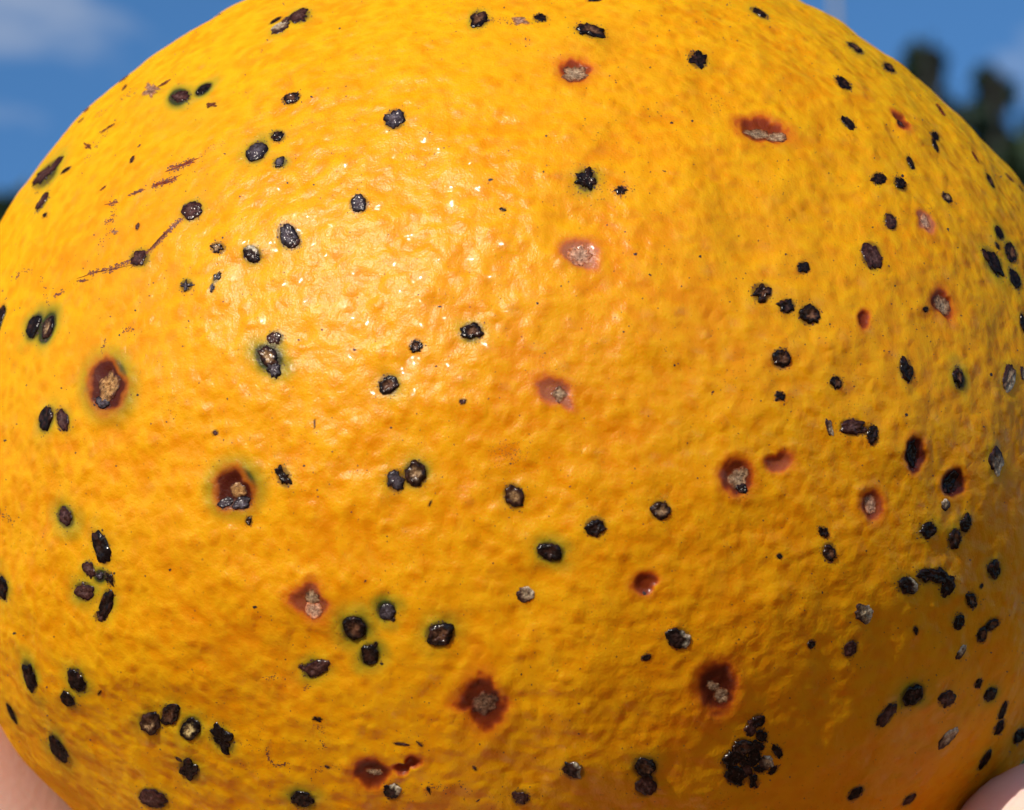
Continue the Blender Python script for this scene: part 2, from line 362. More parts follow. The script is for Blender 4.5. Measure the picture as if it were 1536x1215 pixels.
# the two big scabbed wounds with green rims
pit(0, 300, [(535, 960), (620, 910), (655, 940), (665, 990), (722, 1040), (695, 1110), (645, 1195), (590, 1200), (530, 1120), (530, 1040)], .10, .95, [(622, 1062, 96, 58, -78, 'o'), (585, 1150, 42, 36, 0, 'g')])
pit(0, 600, [(1250, 430), (1350, 395), (1380, 460), (1435, 540), (1415, 605), (1340, 612), (1262, 610), (1245, 520)], .14, .95, [(1345, 512, 62, 46, 20, 'o'), (1368, 588, 56, 38, -10, 'g'), (1280, 585, 40, 24, -30, 'g')])
BIG_GREEN = [(620 / Z, 300 + 1050 / Z, 118 / Z, 150 / Z, 1.0), (1335 / Z, 600 + 500 / Z, 120 / Z, 125 / Z, 1.0),
             (1000 / Z, 1.0 * 620 / Z, 260 / Z, 120 / Z, .25)]


def pit_field(uv):
    """per point: radial displacement (m), red stain, dark red, pale"""
    n = len(uv)
    disp, red, dark, pale = np.zeros(n), np.zeros(n), np.zeros(n), np.zeros(n)
    mpp = (DIST - AY * .8) / F
    for (cx, cy, g, gr, depth, dk, pl, rm) in PITS:
        m = np.nonzero((np.abs(uv[:, 0] - cx) < gr.max() * 2.2) & (np.abs(uv[:, 1] - cy) < gr.max() * 2.2))[0]
        if not len(m):
            continue
        dx, dy = uv[m, 0] - cx, uv[m, 1] - cy
        wob = vnoise(np.stack([uv[m, 0] / 8, uv[m, 1] / 8, np.zeros(len(m))], 1)) * .11 + vnoise(np.stack([uv[m, 0] / 4, uv[m, 1] / 4, np.ones(len(m))], 1)) * .025
        rho = np.hypot(dx, dy) / np.interp(np.arctan2(dy, dx), g, gr) + wob
        rh0 = rho - wob
        disp[m] -= depth * rm * mpp * 1.25 * (1 - sstep(.35, 1.12, rh0 + wob * .4)) - .018 * rm * mpp * 2 * np.exp(-((rh0 - 1.28) / .24) ** 2)
        s = 1 - sstep(.66, 1.22, rho)
        red[m] = np.maximum(red[m], np.maximum(s, .34 * (1 - sstep(.95, 1.8, rho))))
        dark[m] = np.maximum(dark[m], dk * (1 - sstep(.55 + .3 * (dk > .9), 1.06 + .1 * (dk > .9), rho)))
        pale[m] = np.maximum(pale[m], pl * s)
    return disp, red, dark, pale


def surface(d):
    r = base_radius(d)
    front = normals(d)
    P = d * r[:, None]
    uv = project(P)
    facing = (front * (C_LOC - P)).sum(1) > 0
    disp, red, dark, pale = pit_field(uv)
    z = np.where(facing, 1.0, 0.0)
    return d * (r + lumps(d) + disp * z)[:, None], uv, facing, red * z, dark * z, pale * z

# extra spots round the sides and back, which the photograph only shows the front of
BACK = []
for k in range(75):
    d = rng.normal(size=3)
    d /= np.linalg.norm(d)
    if d[1] < -.05 and abs(d[0]) < .93 and d[2] > -.85:
        continue
    BACK.append((d, rng.uniform(.0004, .0009), rng.uniform(.6, 1.0), rng.uniform(0, 180), random.choice('kkcmkct')))

# ------------------------------------------------------------------ materials
def principled(name):
    m = bpy.data.materials.new(name)
    m.use_nodes = True
    nt = m.node_tree
    return m, nt, nt.nodes['Principled BSDF']


def N(nt, kind, **kw):
    n = nt.nodes.new(kind)
    for k, v in kw.items():
        if k in n.inputs:
            n.inputs[k].default_value = v
        else:
            setattr(n, k, v)
    return n


def mixc(nt, fac, a, b):
    m = nt.nodes.new('ShaderNodeMix')
    m.data_type = 'RGBA'
    for s, v in (('Factor', fac), ('A', a), ('B', b)):
        if isinstance(v, (tuple, float, int)):
            m.inputs[s].default_value = (*v, 1) if isinstance(v, tuple) else v
        else:
            nt.links.new(v, m.inputs[s])
    return m.outputs['Result']


def ramp(nt, fac, a, b, ca=(0, 0, 0), cb=(1, 1, 1)):
    r = nt.nodes.new('ShaderNodeMapRange')
    r.interpolation_type = 'SMOOTHSTEP'
    r.inputs['From Min'].default_value = a
    r.inputs['From Max'].default_value = b
    nt.links.new(fac, r.inputs['Value'])
    return r.outputs['Result']


def math_n(nt, op, a, b=None):
    m = nt.nodes.new('ShaderNodeMath')
    m.operation = op
    for i, v in enumerate((a, b)):
        if v is None:
            continue
        if isinstance(v, (int, float)):
            m.inputs[i].default_value = v
        else:
            nt.links.new(v, m.inputs[i])
    return m.outputs[0]


def peel_material():
    m, nt, bs = principled('orange peel')
    tcn = N(nt, 'ShaderNodeTexCoord')
    obj = tcn.outputs['Object']

    def noise(scale, detail=3, rough=.5):
        n = N(nt, 'ShaderNodeTexNoise', Scale=scale, Detail=detail, Roughness=rough)
        nt.links.new(obj, n.inputs['Vector'])
        return n.outputs['Fac']

    def a(name):
        return N(nt, 'ShaderNodeAttribute', attribute_name=name).outputs['Fac']
    # oil glands: rounder, redder dots in a yellow rind
    warp = N(nt, 'ShaderNodeTexNoise', Scale=900.0, Detail=2.0)
    nt.links.new(obj, warp.inputs['Vector'])
    wv = N(nt, 'ShaderNodeVectorMath', operation='MULTIPLY_ADD')
    nt.links.new(warp.outputs['Color'], wv.inputs[0])
    wv.inputs[1].default_value = (.0005, .0005, .0005)
    nt.links.new(obj, wv.inputs[2])
    vo = N(nt, 'ShaderNodeTexVoronoi', Scale=900.0, feature='F1')
    nt.links.new(wv.outputs[0], vo.inputs['Vector'])
    gl = ramp(nt, vo.outputs['Distance'], .58, .02)          # 1 inside a gland
    n_big, n_mid, n_fine = noise(95, 2), noise(330, 2), noise(2600, 1, .6)
    peb = noise(1050, 1, .45)                               # pebbling of the rind
    pebr = ramp(nt, peb, .36, .66)
    big = ramp(nt, n_big, .34, .66)
    mid = ramp(nt, n_mid, .34, .66)
    c = mixc(nt, big, (.82, .312, .001), (.78, .25, .0))
    c = mixc(nt, math_n(nt, 'MULTIPLY', mid, .55), c, (.86, .37, .002))
    c = mixc(nt, math_n(nt, 'MULTIPLY', pebr, .60), c, (.88, .40, .004))
    gf = math_n(nt, 'MULTIPLY', gl, math_n(nt, 'MULTIPLY', n_mid, .75))
    c = mixc(nt, gf, c, (.70, .19, .0))
    shaded = math_n(nt, 'MULTIPLY', a('shaded'), math_n(nt, 'ADD', .45, math_n(nt, 'MULTIPLY', n_big, 1.0)))
    c = mixc(nt, shaded, c, (.80, .185, .0))  # redder hue of the shaded side, painted into the base colour
    # soft wax bloom and grime
    gr = ramp(nt, noise(60, 3, .6), .50, .78)
    c = mixc(nt, math_n(nt, 'MULTIPLY', gr, .25), c, (.60, .20, .01))
    tiny = ramp(nt, noise(5200, 1), .70, .78)
    c = mixc(nt, math_n(nt, 'MULTIPLY', tiny, .35), c, (.28, .11, .01))
    # green rims, red wounds
    g = a('green')
    gn = math_n(nt, 'MULTIPLY', g, math_n(nt, 'ADD', .70, math_n(nt, 'MULTIPLY', n_mid, .6)))
    c = mixc(nt, ramp(nt, gn, .0, .75), c, (.44, .27, .010))
    c = mixc(nt, ramp(nt, gn, .50, 1.15), c, (.045, .050, .008))
    c = mixc(nt, a('soot'), c, (.030, .016, .010))
    r = a('red')
    rn = math_n(nt, 'MULTIPLY', r, math_n(nt, 'ADD', .75, math_n(nt, 'MULTIPLY', noise(1500, 1), .5)))
    c = mixc(nt, ramp(nt, rn, .02, .55), c, (.62, .125, .006))
    c = mixc(nt, ramp(nt, rn, .45, 1.0), c, (.36, .048, .006))
    c = mixc(nt, a('dark'), c, (.068, .008, .004))
    c = mixc(nt, a('pale'), c, (.75, .34, .17))
    nt.links.new(c, bs.inputs['Base Color'])
    # relief: glands stand a little proud, fine waxy grain
    h = math_n(nt, 'ADD', math_n(nt, 'MULTIPLY', peb, .75), math_n(nt, 'MULTIPLY', n_mid, 1.3))
    h = math_n(nt, 'ADD', h, math_n(nt, 'MULTIPLY', gl, .28))
    b1 = N(nt, 'ShaderNodeBump', Strength=1.0, Distance=.00023)
    nt.links.new(h, b1.inputs['Height'])
    b2 = N(nt, 'ShaderNodeBump', Strength=1.0, Distance=.00003)
    n_gr = noise(6500, 1, .7)
    nt.links.new(n_gr, b2.inputs['Height'])
    nt.links.new(b1.outputs['Normal'], b2.inputs['Normal'])
    nt.links.new(b2.outputs['Normal'], bs.inputs['Normal'])
    gls = N(nt, 'ShaderNodeBsdfGlossy')                     # thin wax film: a weak, even gloss
    gls.inputs['Color'].default_value = (1.0, .90, .78, 1)
    nt.links.new(b2.outputs['Normal'], gls.inputs['Normal'])
    lw = N(nt, 'ShaderNodeLayerWeight')
    lw.inputs['Blend'].default_value = .15
    mx = N(nt, 'ShaderNodeMixShader')
    nt.links.new(math_n(nt, 'ADD', .020, math_n(nt, 'MULTIPLY', lw.outputs['Facing'], .03)), mx.inputs['Fac'])
    # shiny oil-gland pimples
    vp = N(nt, 'ShaderNodeTexVoronoi', Scale=640.0, feature='F1')
    nt.links.new(wv.outputs[0], vp.inputs['Vector'])
    pim = ramp(nt, vp.outputs['Distance'], .42, .0)
    b3 = N(nt, 'ShaderNodeBump', Strength=1.0, Distance=.00010)
    nt.links.new(math_n(nt, 'ADD', pim, math_n(nt, 'MULTIPLY', n_mid, 1.2)), b3.inputs['Height'])
    gl2 = N(nt, 'ShaderNodeBsdfGlossy')
    gl2.inputs['Color'].default_value = (1.0, .95, .88, 1)
    gl2.inputs['Roughness'].default_value = .18
    nt.links.new(b3.outputs['Normal'], gl2.inputs['Normal'])
    mp2 = N(nt, 'ShaderNodeMixShader')
    nt.links.new(math_n(nt, 'MULTIPLY', pim, .028), mp2.inputs['Fac'])
    nt.links.new(bs.outputs['BSDF'], mp2.inputs[1])
    nt.links.new(gl2.outputs['BSDF'], mp2.inputs[2])
    nt.links.new(mp2.outputs['Shader'], mx.inputs[1])
    nt.links.new(gls.outputs['BSDF'], mx.inputs[2])
    nt.links.new(mx.outputs['Shader'], nt.nodes['Material Output'].inputs['Surface'])
    ro = math_n(nt, 'ADD', .28, math_n(nt, 'MULTIPLY', n_fine, .18))
    nt.links.new(ro, gls.inputs['Roughness'])
    bs.inputs['Specular IOR Level'].default_value = .0
    bs.inputs['Specular Tint'].default_value = (1.0, .88, .74, 1)
    bs.inputs['Subsurface Weight'].default_value = .40
    bs.inputs['Subsurface Radius'].default_value = (1.0, .28, .02)
    bs.inputs['Subsurface Scale'].default_value = .0040
    return m


def spot_material():
    m, nt, bs = principled('dark lesion crust')
    tcn = N(nt, 'ShaderNodeTexCoord')
    at = N(nt, 'ShaderNodeAttribute', attribute_name='Col')
    n1 = N(nt, 'ShaderNodeTexNoise', Scale=4200.0, Detail=4.0, Roughness=.65)
    n2 = N(nt, 'ShaderNodeTexNoise', Scale=9500.0, Detail=2.0)
    for n in (n1, n2):
        nt.links.new(tcn.outputs['Object'], n.inputs['Vector'])
    k = ramp(nt, n1.outputs['Fac'], .38, .62)
    dk = N(nt, 'ShaderNodeVectorMath', operation='MULTIPLY')
    nt.links.new(at.outputs['Color'], dk.inputs[0])
    dk.inputs[1].default_value = (.50, .42, .40)
    c = mixc(nt, k, dk.outputs[0], at.outputs['Color'])
    dots = ramp(nt, n2.outputs['Fac'], .60, .66)
    c = mixc(nt, math_n(nt, 'MULTIPLY', dots, .65), c, (.016, .009, .010))
    nt.links.new(c, bs.inputs['Base Color'])
    n3 = N(nt, 'ShaderNodeTexNoise', Scale=2600.0, Detail=2.0, Roughness=.5)
    nt.links.new(tcn.outputs['Object'], n3.inputs['Vector'])
    b = N(nt, 'ShaderNodeBump', Strength=1.0, Distance=.00012)
    nt.links.new(n3.outputs['Fac'], b.inputs['Height'])
    nt.links.new(b.outputs['Normal'], bs.inputs['Normal'])
    bs.inputs['Specular IOR Level'].default_value = .0
    gls = N(nt, 'ShaderNodeBsdfGlossy')
    gls.inputs['Color'].default_value = (1.0, .92, .84, 1)
    gls.inputs['Roughness'].default_value = .19
    nt.links.new(b.outputs['Normal'], gls.inputs['Normal'])
    mx = N(nt, 'ShaderNodeMixShader')
    mx.inputs['Fac'].default_value = .022
    nt.links.new(bs.outputs['BSDF'], mx.inputs[1])
    nt.links.new(gls.outputs['BSDF'], mx.inputs[2])
    nt.links.new(mx.outputs['Shader'], nt.nodes['Material Output'].inputs['Surface'])
    return m


def speck_material():
    m, nt, bs = principled('dark speck')
    at = N(nt, 'ShaderNodeAttribute', attribute_name='Col')
    nt.links.new(at.outputs['Color'], bs.inputs['Base Color'])
    bs.inputs['Roughness'].default_value = .6
    return m

# ------------------------------------------------------------------ far setting: ground, pole, trees
def ground_material():
    m, nt, bs = principled('red bounce soil')
    tcn = N(nt, 'ShaderNodeTexCoord')
    n = N(nt, 'ShaderNodeTexNoise', Scale=.9, Detail=8.0, Roughness=.7)
    nt.links.new(tcn.outputs['Object'], n.inputs['Vector'])
    c = mixc(nt, ramp(nt, n.outputs['Fac'], .35, .65), (.10, .042, .013), (.25, .105, .035))  # unseen soil, its red chosen to bounce warm light onto the fruit
    nt.links.new(c, bs.inputs['Base Color'])
    bs.inputs['Roughness'].default_value = .9
    return m


g = np.linspace(-1, 1, 61)
gx, gy = np.meshgrid(np.sign(g) * np.abs(g) ** 2 * 900, np.sign(g) * np.abs(g) ** 2 * 900)
gz = .08 * vnoise(np.stack([gx.ravel() / 9, gy.ravel() / 9, gx.ravel() * 0], 1))
gv = np.stack([gx.ravel(), gy.ravel(), gz], 1)
ii = np.arange(60 * 61).reshape(60, 61)[:, :60].ravel()
ground = link('ground', np_mesh('ground', gv, quads=np.stack([ii, ii + 1, ii + 62, ii + 61], 1)), ground_material())
ground['kind'] = 'structure'


def bark_material():
    m, nt, bs = principled('bark')
    tcn = N(nt, 'ShaderNodeTexCoord')
    n = N(nt, 'ShaderNodeTexNoise', Scale=14.0, Detail=5.0)
    nt.links.new(tcn.outputs['Object'], n.inputs['Vector'])
    c = mixc(nt, n.outputs['Fac'], (.025, .02, .015), (.06, .05, .04))
    nt.links.new(c, bs.inputs['Base Color'])
    bs.inputs['Roughness'].default_value = .9
    return m


def leaf_material(name, ca, cb):
    m, nt, bs = principled(name)
    tcn = N(nt, 'ShaderNodeTexCoord')
    n = N(nt, 'ShaderNodeTexNoise', Scale=2.2, Detail=4.0)
    nt.links.new(tcn.outputs['Object'], n.inputs['Vector'])
    c = mixc(nt, ramp(nt, n.outputs['Fac'], .35, .65), ca, cb)
    nt.links.new(c, bs.inputs['Base Color'])
    bs.inputs['Roughness'].default_value = .6
    bs.inputs['Specular IOR Level'].default_value = .25
    return m


def tube(pts, radii, n=10):
    V, Q = [], []
    for k, (p, r) in enumerate(zip(pts, radii)):
        t = (Vector(pts[min(k + 1, len(pts) - 1)]) - Vector(pts[max(k - 1, 0)])).normalized()
        u = t.orthogonal().normalized()
        w = t.cross(u)
        for j in range(n):
            a = 2 * math.pi * j / n
            V.append(Vector(p) + (u * math.cos(a) + w * math.sin(a)) * r)
    for k in range(len(pts) - 1):
        for j in range(n):
            Q.append((k * n + j, k * n + (j + 1) % n, (k + 1) * n + (j + 1) % n, (k + 1) * n + j))
    return V, Q


def pix_world(u, v, dist):
    """point on the sight line of a picture position, `dist` metres away along the ground"""
    d = ROT.to_3x3() @ Vector(((u - U0) / F, 1, -(v - V0) / F))
    d /= d.y
    return CAM + d * dist


BARK = bark_material()
LEAF_A = leaf_material('dark needle foliage', (.010, .022, .012), (.026, .045, .018))
LEAF_B = leaf_material('broad leaf foliage', (.014, .028, .012), (.034, .055, .020))


def tree(name, label, top, base_x, widths, leaf, n_leaves, leaf_size, cat='tree'):
    """widths: list of (height fraction, crown radius in metres)"""
    root = bpy.data.objects.new(name, None)
    col.objects.link(root)
    root.location = (base_x, top.y, 0)
    root['label'], root['category'], root['group'] = label, cat, 'trees beyond the orange'
    H = top.z
    lean = top.x - base_x
    hs = np.array([w[0] for w in widths])
    ws = np.array([w[1] for w in widths])
    ax = lambda f: lean * f ** 1.6
    pts = [(ax(f), .12 * math.sin(5 * f), H * f * .97) for f in np.linspace(0, 1, 9)]
    V, Q = tube(pts, [.17 * (1 - f) ** .8 * H / 8 + .012 for f in np.linspace(0, 1, 9)])
    clumps = []
    for k in range(int(46 + H * 5)):
        f = hs[0] + (1 - hs[0]) * (k + rng.random()) / (46 + H * 5)
        w = np.interp(f, hs, ws)
        a = rng.uniform(0, 2 * math.pi)
        rr = w * math.sqrt(rng.uniform(.05, 1)) * rng.uniform(.75, 1.12)
        p0 = Vector((ax(f), 0, H * f * .97 - rr * .25))
        p1 = Vector((ax(f) + math.cos(a) * rr, math.sin(a) * rr, H * f * .98 + rr * .12))
        bv, bq = tube([p0, (p0 + p1) / 2 + Vector((0, 0, .05)), p1], [.03, .02, .008], 5)
        Q += [tuple(i + len(V) for i in q) for q in bq]
        V += bv
        clumps.append((np.array(p1), .05 + .40 * w * rng.uniform(.5, 1.0)))
    link('trunk', np_mesh('trunk', np.array([tuple(v) for v in V]), quads=Q), BARK, root)
    ci = rng.integers(0, len(clumps), n_leaves)
    cen = np.array([c[0] for c in clumps])[ci]
    rad = np.array([c[1] for c in clumps])[ci]
    pos = cen + rng.normal(size=(n_leaves, 3)) * rad[:, None] * np.array([.45, .45, .5])
    t = rng.normal(size=(n_leaves, 3))
    t /= np.linalg.norm(t, axis=1, keepdims=True)
    b = np.cross(t, rng.normal(size=(n_leaves, 3)))
    b /= np.linalg.norm(b, axis=1, keepdims=True)
    s = leaf_size * rng.uniform(.6, 1.3, (n_leaves, 1))
    LV = np.stack([pos - t * s, pos + b * s * .45, pos + t * s, pos - b * s * .45], 1).reshape(-1, 3)
    link('crown', np_mesh('crown', LV, quads=np.arange(n_leaves * 4).reshape(-1, 4), smooth=False), leaf, root)
    return root


tree('conifer', 'slim dark conifer with a leaning spire, standing apart from the wider upright conifer', pix_world(1380, 18, 14), pix_world(1500, 500, 14).x,
     [(.25, .8), (.6, .48), (.80, .27), (.90, .17), (.97, .09), (1, .02)], LEAF_A, 26000, .055)
tree('conifer', 'upright dark conifer with a narrow straight tip above spreading lower branches', pix_world(1482, 50, 15.5), pix_world(1486, 500, 15.5).x,
     [(.25, .9), (.62, .66), (.80, .42), (.88, .22), (.95, .12), (1, .02)], LEAF_A, 26000, .055)
tree('broadleaf_tree', 'rounded dark green tree filling the gap low beside the upright conifer', pix_world(1560, 172, 13), pix_world(1555, 500, 13).x,
     [(.3, .8), (.5, 1.1), (.75, .85), (.9, .5), (1, .15)], LEAF_B, 11000, .13)
tree('broadleaf_tree', 'low blue-green tree standing apart behind the scratched side of the orange', pix_world(8, 250, 20), pix_world(0, 500, 20).x,
     [(.25, .9), (.5, 1.3), (.75, .95), (.92, .45), (1, .12)], LEAF_B, 9000, .15)

# thin pole
pm, pnt, pbs = principled('weathered pole')
pn = N(pnt, 'ShaderNodeTexNoise', Scale=9.0, Detail=4.0)
pnt.links.new(mixc(pnt, pn.outputs['Fac'], (.20, .19, .17), (.36, .34, .31)), pbs.inputs['Base Color'])
pbs.inputs['Roughness'].default_value = .8
pp = pix_world(1256, 200, 22)
pole = bpy.data.objects.new('pole', None)
col.objects.link(pole)
pole.location = (pp.x, pp.y, 0)
pole['label'], pole['category'] = 'thin grey weathered pole rising against the sky behind the orange', 'pole'
V, Q = tube([(0, 0, -.3), (0, 0, 4), (.02, 0, 9), (.03, 0, 14.2), (.03, 0, 14.3)], [.05, .042, .032, .026, .015], 14)
link('shaft', np_mesh('shaft', np.array([tuple(v) for v in V]), quads=Q), pm, pole)
V, Q = tube([(.03, 0, 14.28), (.03, 0, 14.36), (.03, 0, 14.38)], [.042, .042, .01], 14)
link('cap', np_mesh('cap', np.array([tuple(v) for v in V]), quads=Q), pm, pole)

# ------------------------------------------------------------------ the orange
orange = bpy.data.objects.new('orange', None)
col.objects.link(orange)
orange.matrix_world = ROOT_M
orange['label'] = 'mature orange fruit covered in black spots and sunken red scabs, held in a hand'
orange['category'] = 'orange'

NF, NS = 640, 320        # the face towards the camera is twice as fine


def cube_face(n, k):
    t = np.tan(np.linspace(-math.pi / 4, math.pi / 4, n + 1))
    ga, gb = (g.ravel() for g in np.meshgrid(t, t))
    one = np.ones_like(ga)
    d = np.stack([(ga, -one, gb), (-ga, one, gb), (one, ga, gb), (-one, -ga, gb), (ga, gb, one), (ga, -gb, -one)][k], 1)
    i = (np.arange(n)[:, None] * (n + 1) + np.arange(n)[None]).ravel()
    return d / np.linalg.norm(d, axis=1, keepdims=True), np.stack([i, i + 1, i + n + 2, i + n + 1], 1)


dl, ql, off = [], [], 0
for k in range(6):
    d, q = cube_face(NF if k == 0 else NS, k)
    dl.append(d)
    ql.append(q + off)
    off += len(d)
dirs, quads = np.concatenate(dl), np.concatenate(ql)
# weld the cube's seams
key = np.round(dirs * 1e5).astype(np.int64)
_, first, inv = np.unique(key, axis=0, return_index=True, return_inverse=True)
inv = inv.ravel()
dirs = dirs[first]
quads = inv[quads]
n1 = NF + 1
seam = []                # odd vertices of the fine face's border lie midway between their neighbours
for j in range(1, NF, 2):
    for idx in ((j, j - 1, j + 1), (NF * n1 + j, NF * n1 + j - 1, NF * n1 + j + 1), (j * n1, (j - 1) * n1, (j + 1) * n1), (j * n1 + NF, (j - 1) * n1 + NF, (j + 1) * n1 + NF)):
        seam.append(idx)
seam = inv[np.array(seam)]

peel_mat, spot_mat, speck_mat = peel_material(), spot_material(), speck_material()
P, UV, facing, red, dark, pale = surface(dirs)
P[seam[:, 0]] = (P[seam[:, 1]] + P[seam[:, 2]]) / 2

# green rims round the spots
green = np.zeros(len(dirs))
soot = np.zeros(len(dirs))
fz = np.nonzero(facing)[0]
UVf = UV[fz]
for (u, v, rx, ry, rot, st, halo, rag) in SPOTS:
    if max(rx, ry) < 3.5:
        continue
    R = max(rx, ry) * 3.2 + 6
    m = np.nonzero((np.abs(UVf[:, 0] - u) < R) & (np.abs(UVf[:, 1] - v) < R))[0]
    if not len(m):
        continue
    a = math.radians(rot)
    dx, dy = UVf[m, 0] - u, UVf[m, 1] - v
    x = (dx * math.cos(a) + dy * math.sin(a)) / (rx + 1)
    y = (-dx * math.sin(a) + dy * math.cos(a)) / (ry + 1)
    rho = np.hypot(x, y)
    if st in 'kctmghTY':
        soot[fz[m]] = np.maximum(soot[fz[m]], .65 * (1 - sstep(.88, 1.16, rho)))
    if halo > 0:
        gg = halo * (.80 * (1 - sstep(.9, 2.6 + .8 * halo, rho)) + .30 * (1 - sstep(.95, 1.4, rho)))
        gg = gg * (1 + .7 * vnoise(np.stack([UVf[m, 0] / 22, UVf[m, 1] / 22, np.full(len(m), 7.5)], 1))).clip(.2, 1.6)
        green[fz[m]] = np.maximum(green[fz[m]], gg)
for (u, v, rx, ry, s) in BIG_GREEN:
    rho = np.hypot((UVf[:, 0] - u) / rx / 1.12, (UVf[:, 1] - v) / ry / 1.12)
    green[fz] = np.maximum(green[fz], s * (1.05 * (1 - sstep(.55, 1.02, rho)) + .70 * (1 - sstep(.8, 1.9, rho))).clip(0, 1.1))

shade_dir = np.array([.62, -.10, -.78])                         # towards the shaded lower right; its redder tone is painted into the peel
shade_dir /= np.linalg.norm(shade_dir)
shaded = .62 * sstep(.15, 1.0, dirs @ shade_dir + .12 * vnoise(dirs * 4))
peel_me = np_mesh('peel', P, quads=quads)
for nm, data in (('green', green), ('red', red), ('dark', dark), ('pale', pale), ('soot', soot), ('shaded', shaded)):
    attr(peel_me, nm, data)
peel = link('peel', peel_me, peel_mat, orange)

# raised crusts, one object each
K = np.array((.009, .005, .0045))
STY = {  # rim, ring, centre, rim height, centre height
    'k': (K, K * 1.4, np.array((.022, .012, .009)), .22, .10), 'c': (K, K * 1.6, np.array((.17, .075, .038)), .26, .04),
    't': (K, np.array((.05, .022, .014)), np.array((.42, .25, .12)), .26, .05), 'T': (K, np.array((.06, .022, .014)), np.array((.42, .24, .10)), .18, .12),
    'Y': (K, K * 1.5, np.array((.70, .50, .20)), .22, .05), 'm': (np.array((.03, .012, .012)), np.array((.075, .026, .020)), np.array((.12, .055, .045)), .16, .18),
    'g': (K * 1.6, np.array((.06, .045, .05)), np.array((.13, .10, .11)), .20, .22), 'h': (K, K * 1.4, np.array((.05, .025, .02)), .20, .18),  # g: grey of flakes and of sky sheen, both painted into the colour
    'w': (np.array((.03, .014, .012)), np.array((.24, .14, .08)), np.array((.46, .32, .19)), .14, .16), 'W': (np.array((.05, .025, .02)), np.array((.30, .22, .13)), np.array((.45, .34, .20)), .14, .16),
    'b': (np.array((.34, .11, .02)), np.array((.20, .06, .02)), np.array((.16, .05, .02)), .02, .03), 'r': (np.array((.36, .07, .015)), np.array((.26, .045, .015)), np.array((.20, .035, .015)), .02, .02),
    'p': (np.array((.55, .22, .05)), np.array((.45, .22, .11)), np.array((.42, .22, .13)), .03, .04),
    's': (np.array((.24, .07, .025)), np.array((.40, .23, .12)), np.array((.47, .31, .18)), .05, .06), 'S': (np.array((.14, .03, .014)), np.array((.20, .09, .05)), np.array((.30, .16, .09)), .05, .06),
    'f': (np.array((.55, .17, .06)), np.array((.62, .30, .17)), np.array((.62, .36, .22)), .06, .08), 'o': (np.array((.10, .03, .018)), np.array((.46, .23, .08)), np.array((.50, .25, .08)), .12, .12),
}
RINGS = np.array([1.0, .94, .86, .76, .64, .52, .40, .27, .13])
NA = 36
th = np.arange(NA) / NA * 2 * np.pi
NAME = {'b': 'brown_stain', 'r': 'red_stain', 'p': 'tan_stain', 's': 'scab', 'S': 'scab', 'f': 'scab', 'o': 'scab', 'g': 'grey_sheen_spot', 'w': 'pale_spot', 'W': 'pale_spot'}
SPECKS = []           # u, v, rx, ry, rot, shade


def crust(dirs2, size, st, seed):
    """dirs2: (rings*NA+1) directions; builds the crust mesh"""
    r0, r1, r2, hr, hc = STY[st]
    s = np.append(np.repeat(RINGS, NA), 0.0)
    ang = np.append(np.tile(th, len(RINGS)), 0.0)
    base = surface(dirs2)[0]
    nr = normals(dirs2)
    prof = np.interp(s, [0, .30, .62, .84, .94, 1.0], [hc, (hc + hr) * .45, hr, hr * .72, hr * .30, -.12 if hr > .05 else -.01])
    p3 = np.stack([np.cos(ang) * s, np.sin(ang) * s, np.full(len(s), seed * 1.7)], 1)
    nz = vnoise(p3 * 2.6) * .55 + vnoise(p3 * 5.5 + 9) * .5 + vnoise(p3 * 11 + 19) * .35
    h = prof * 1.05 * (1 + .65 * nz * (s < .97))
    Pp = base + nr * (h * size)[:, None] + nr * 6e-6
    wob = s + .16 * vnoise(p3 * 3.2 + 4) + .08 * vnoise(p3 * 7 + 1)
    cen, rim = 1 - sstep(.30, .64, wob), sstep(.72, .92, wob)
    c = r1 * np.ones((len(s), 1))
    c = c * (1 - cen[:, None]) + r2 * cen[:, None]
    c = c * (1 - rim[:, None]) + r0 * rim[:, None]
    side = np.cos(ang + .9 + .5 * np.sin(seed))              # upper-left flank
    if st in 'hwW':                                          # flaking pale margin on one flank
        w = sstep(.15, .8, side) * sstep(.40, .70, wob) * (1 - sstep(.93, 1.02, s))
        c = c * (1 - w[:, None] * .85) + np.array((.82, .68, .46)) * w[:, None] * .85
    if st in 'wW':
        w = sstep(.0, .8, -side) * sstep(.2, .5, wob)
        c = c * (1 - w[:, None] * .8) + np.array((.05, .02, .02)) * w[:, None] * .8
    c = c * (1 + .45 * vnoise(p3 * 6 + 40))[:, None]
    rd = sstep(.1, .6, vnoise(p3 * 2.8 + 60))[:, None] * (st in 'kcmth') * .55 * (s < .95)[:, None]
    c = c * (1 - rd) + np.array((.075, .026, .016)) * rd
    tris, qs = [], []
    nR = len(RINGS)
    for k in range(nR - 1):
        for j in range(NA):
            qs.append((k * NA + j, k * NA + (j + 1) % NA, (k + 1) * NA + (j + 1) % NA, (k + 1) * NA + j))
    for j in range(NA):
        tris.append(((nR - 1) * NA + j, (nR - 1) * NA + (j + 1) % NA, nR * NA))
    nm = NAME.get(st, 'black_spot')
    me = np_mesh(nm, Pp, quads=qs, tris=tris)
    nrm = np.array([me.polygons[0].normal, me.polygons[len(me.polygons) // 2].normal]).mean(0)
    if nrm @ nr.mean(0) < 0:
        me.flip_normals()
    attr(me, 'Col', np.clip(c, 0.004, 1), 'FLOAT_COLOR')
    return link(nm, me, spot_mat, orange)


def outline(seed, rag):
    c = np.stack([np.cos(th), np.sin(th), np.full(NA, seed * 3.1)], 1)
    return 1 + (rag * 1.25 + .03) * (1.5 * vnoise(c * 1.4) + 1.2 * vnoise(c * 3.4 + 7) + .5 * vnoise(c * 8 + 3))


